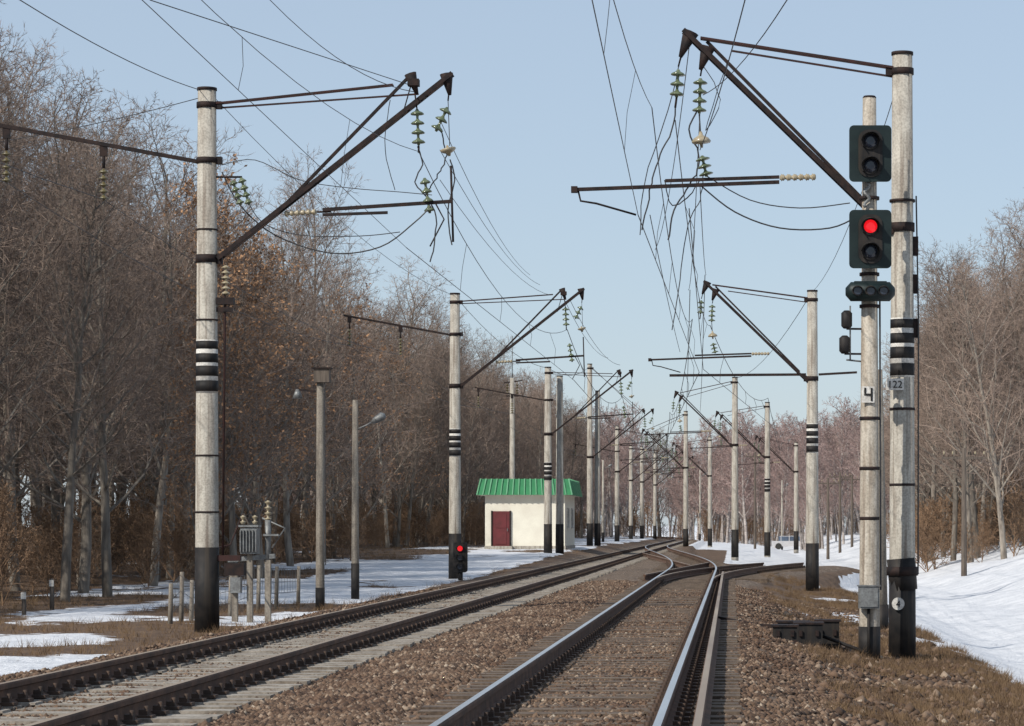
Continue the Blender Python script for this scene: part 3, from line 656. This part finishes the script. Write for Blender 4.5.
# ---------------------------------------------------------------- trees
def gen_tree(seed,H,counts=(24,8,7,5),bark='bark',twig='twig',leaf=False,low=.2,spread=.38,wide=1.0,leafp=.6):
    rn=random.Random(seed); mb=MB()
    kb=mb.mi(bark); kt=mb.mi(twig); kl=mb.mi('leaf') if leaf else 0
    def branch(p,d,L,r,lev):
        ns=(8,5,3,2)[lev]; pts=[p.copy()]; dd=d.copy(); dirs=[dd.copy()]
        wob=(.06,.16,.2,.22)[lev]
        for i in range(ns):
            dd=dd+Vector((rn.uniform(-wob,wob),rn.uniform(-wob,wob),rn.uniform(-wob,wob)+(.0,.10,.07,.03)[lev])); dd.normalize()
            pts.append(pts[-1]+dd*(L/ns)); dirs.append(dd.copy())
        rs=[r*(1-.85*i/ns) for i in range(ns+1)]
        mb.tube(pts,rs,(8,4,3,3)[lev],bark if lev<2 else twig,False,smooth=lev==0)
        if lev==3:
            for c in range(counts[3]):
                t=rn.uniform(.15,1)*ns; i=min(int(t),ns-1); q=pts[i].lerp(pts[i+1],t-i)
                e=(dirs[i+1]+Vector((rn.uniform(-.9,.9),rn.uniform(-.9,.9),rn.uniform(-.6,.9)))).normalized(); ln=L*rn.uniform(.35,.8)
                s=e.cross(Vector((rn.uniform(-1,1),rn.uniform(-1,1),rn.uniform(-1,1)))).normalized()*.0078*wide
                b=len(mb.v); mb.v+= [tuple(q-s),tuple(q+s),tuple(q+e*ln)]; mb.f.append((b,b+1,b+2)); mb.m.append(kt); mb.sm.append(False)
                if leaf and rn.random()<leafp:
                    w=q+e*ln*rn.uniform(.3,1); a=Vector((rn.uniform(-1,1),rn.uniform(-1,1),rn.uniform(-1,1))).normalized(); c2=a.cross(e).normalized(); z_=rn.uniform(.04,.08)
                    b=len(mb.v); mb.v+=[tuple(w-a*z_),tuple(w+c2*z_*.6),tuple(w+a*z_),tuple(w-c2*z_*.6)]; mb.f.append((b,b+1,b+2,b+3)); mb.m.append(kl); mb.sm.append(False)
            return
        n=counts[lev]; az=rn.uniform(0,6.28)
        for c in range(n):
            lo=(low,.15,.15)[lev]; t=(lo+(1-lo)*(c+rn.random())/n)
            ti=t*ns; i=min(int(ti),ns-1); q=pts[i].lerp(pts[i+1],ti-i); pd=dirs[i+1]
            az+=2.4+rn.uniform(-.4,.4); an=math.radians(rn.uniform(30,62) if lev else rn.uniform(32,60)-14*t)
            ref=Vector((0,0,1)) if abs(pd.z)<.9 else Vector((1,0,0)); a=pd.cross(ref).normalized(); b2=pd.cross(a)
            nd=(pd*math.cos(an)+(a*math.cos(az)+b2*math.sin(az))*math.sin(an)).normalized()
            if lev==0: ln=H*spread*(1-.62*t)*rn.uniform(.65,1.2); rr_=max(.022,r*.42*(1-.6*t))
            else: ln=L*.48*(1.15-.5*t)*rn.uniform(.6,1.2); rr_=max((.0,.011,.0075)[lev]*wide,r*.4)
            branch(q,nd,ln,rr_,lev+1)
    branch(Vector((0,0,-.2)),Vector((rn.uniform(-.05,.05),rn.uniform(-.05,.05),1)).normalized(),H*.93,H*.0105,0)
    me_o=mb.obj('tmp_tree'); me=me_o.data; bpy.data.objects.remove(me_o); return me
big=[gen_tree(10+i,15.5,counts=(28,9,7,5),low=(.14,.2,.26,.2,.3,.16)[i],spread=(.42,.38,.36,.44,.37,.40)[i]) for i in range(6)]
oak=[gen_tree(40,10.5,leaf=True,low=.12,spread=.42,leafp=.45),gen_tree(41,12,leaf=True,low=.1,spread=.4,leafp=.45)]
birch=[gen_tree(60+i,15,counts=(26,7,6,4),bark='farbark',twig='fartwig',low=.2,spread=.30,wide=2.4) for i in range(3)]
bush=[gen_tree(80+i,3.2,counts=(18,6,5,4),bark='litterbush',twig='litterbush',low=.03,spread=.55,wide=1.5) for i in range(3)]
rt=random.Random(21)
for i,me in enumerate(big+oak+birch+bush): me.name='tree_mesh_%d'%i
forest=empty('forest_tree_mass',(0,0,0)); under=empty('forest_undergrowth',(0,0,0)); far=empty('distant_birch_forest',(0,0,0))
def plant(me,X,D,s,name,par=None):
    o=bpy.data.objects.new(name,me); sc.collection.objects.link(o); o.location=(X,D,height(X,D)-.05)
    o.rotation_euler=(rt.uniform(-.04,.04),rt.uniform(-.04,.04),rt.uniform(0,6.28)); o.scale=(s*rt.uniform(.9,1.2),s*rt.uniform(.9,1.2),s)
    if par: o.parent=par
cnt=0
D=52.0
while D<330:
    xe=-18.5 + 1.5*math.sin(D*.11) - (curve(D) if D>300 else 0)
    if 128<D<156: xe-=6.5
    X=xe; row=0
    lim=max(-.283*D-5,xe-(24 if D<190 else 14))
    while X>lim:
        x=X+rt.uniform(-1.3,1.3); y=D+rt.uniform(-1.6,1.6)
        if row==0: nm,par='bare_tree',None
        else: nm,par='tree',forest
        if (row<2 and rt.random()<.05) or (row==1 and 78<D<100 and rt.random()<.35): plant(rt.choice(oak),x,y,rt.uniform(.8,1.05),'oak_tree' if par is None else 'tree',par)
        else: plant(rt.choice(big),x,y,rt.uniform(.76,1.05)*(.9 if row==0 else 1.05),nm,par)
        cnt+=1; X-=rt.uniform(2.8,4.5)+(row>3)*1.6; row+=1
    for q in range(7):
        x=xe+rt.uniform(-8,1.5); plant(rt.choice(bush),x,D+rt.uniform(-2,2),rt.uniform(.45,1.0),'shrub',under)
    D+=rt.uniform(3.3,4.7)
for (u,D,s) in ((235,82,1.0),(205,80,.9),(262,92,.95),(250,100,1.0)):
    plant(rt.choice(oak),(u-VX)/F*D,D,s,'oak_tree')
# right forest
D=122.0
while D<330:
    xe=float(np.interp(D,[122,140,200,330],[.088*122,.072*140,.068*200,21]))+rt.uniform(-.8,.8)
    X=xe; row=0; lim=.112*D+4
    while X<lim:
        plant(rt.choice(big),X+rt.uniform(-1,1),D+rt.uniform(-1.5,1.5),rt.uniform(.8,1.05)*(.9 if row==0 else 1),'bare_tree' if row==0 and D<200 else 'tree',None if row==0 and D<200 else forest)
        cnt+=1; X+=rt.uniform(2.0,3.4); row+=1
    for q in range(3): plant(rt.choice(bush),xe+rt.uniform(-1.5,4),D,rt.uniform(.5,1.2),'shrub',under)
    D+=rt.uniform(3.1,4.5)
# far closing forest
D=335.0
while D<450:
    X=-.15*D-4
    while X<.09*D:
        xx=X+rt.uniform(-1.5,1.5)
        if not (D<420 and abs(xx-xl(D))<3.6) and not (D<348 and xl(D)-8<xx<10):
            plant(rt.choice(birch+birch+big[:1]) ,xx,D+rt.uniform(-2,2),rt.uniform(.8,1.15),'tree',far); cnt+=1
        X+=rt.uniform(2.6,4.2)
    for q in range(10): 
        xx=rt.uniform(-.14*D,.10*D)
        if abs(xx-xl(D))>3.5: plant(rt.choice(bush),xx,D,rt.uniform(.7,1.5),'shrub',under)
    D+=6.5
for i in range(26):
    D=rt.uniform(250,330); X=rt.uniform(5,.07*D-1); plant(rt.choice(birch),X,D,rt.uniform(.55,.85),'birch_tree' if i<8 else 'tree',None if i<8 else far)
print('trees',cnt)

# ---------------------------------------------------------------- dry grass
gb=MB(); rg=random.Random(5); gi=gb.mi('grass')
def tuft(x,d,hh,n):
    z=height(x,d)-.01
    for i in range(n):
        a=rg.uniform(0,6.28); ln=hh*rg.uniform(.5,1.2); le=rg.uniform(.1,1.2); bx=x+rg.uniform(-.08,.08); by=d+rg.uniform(-.08,.08)
        w=.004; b=len(gb.v); gb.v+=[(bx-w,by,z),(bx+w,by,z),(bx+math.cos(a)*ln*le,by+math.sin(a)*ln*le,z+ln)]; gb.f.append((b,b+1,b+2)); gb.m.append(gi); gb.sm.append(False)
for i in range(10500):
    d=23*(95/23)**rg.random(); x=rg.uniform(.9,4.6)
    if nz2(x,d,.5,11)+.3*(x-1.7)>-.1 and masks(x,d)[0]<.62: tuft(x,d,rg.uniform(.04,.15)*(1.6 if rg.random()<.08 else 1),10)
for i in range(6500):
    d=38*(170/38)**rg.random(); x=-rg.uniform(8.3,20)
    if masks(x,d)[0]<.45 and x>-.3*d: tuft(x,d,rg.uniform(.06,.22),8)
gb.obj('dry_grass')

# ---------------------------------------------------------------- light, sky, camera
w=bpy.data.worlds.new('World'); sc.world=w; w.use_nodes=True; nt=w.node_tree
bg=nt.nodes['Background']; sky=nt.nodes.new('ShaderNodeTexSky'); sky.sky_type='NISHITA'; sky.sun_disc=False
el=math.radians(39); az=math.radians(-137)
sky.sun_elevation=el; sky.sun_rotation=az; sky.air_density=1.0; sky.dust_density=.6; sky.ozone_density=2.5; sky.altitude=100
hz_=nt.nodes.new('ShaderNodeMixRGB'); hz_.inputs[0].default_value=.55; hz_.inputs[2].default_value=(5.9,7.0,8.4,1)
nt.links.new(sky.outputs[0],hz_.inputs[1]); nt.links.new(hz_.outputs[0],bg.inputs[0]); bg.inputs[1].default_value=.10
sl=bpy.data.lights.new('sun','SUN'); sl.energy=4.5; sl.angle=math.radians(.5); sl.color=(1,.94,.84)
so=bpy.data.objects.new('sun',sl); sc.collection.objects.link(so)
sd=Vector((math.sin(az)*math.cos(el),math.cos(az)*math.cos(el),math.sin(el)))
so.rotation_euler=(-sd).to_track_quat('-Z','Y').to_euler(); so.location=(-20,-20,40)
cam=bpy.data.cameras.new('camera'); co=bpy.data.objects.new('camera',cam); sc.collection.objects.link(co)
cam.sensor_width=36; cam.lens=F/1024*36; cam.shift_x=-(VX-512)/1024; cam.shift_y=(VY-363)/1024
cam.clip_start=.5; cam.clip_end=8000
co.location=(0,0,CZ); co.rotation_euler=(math.pi/2,0,0); sc.camera=co
sc.view_settings.view_transform='Standard'; sc.view_settings.look='None'; sc.view_settings.exposure=0
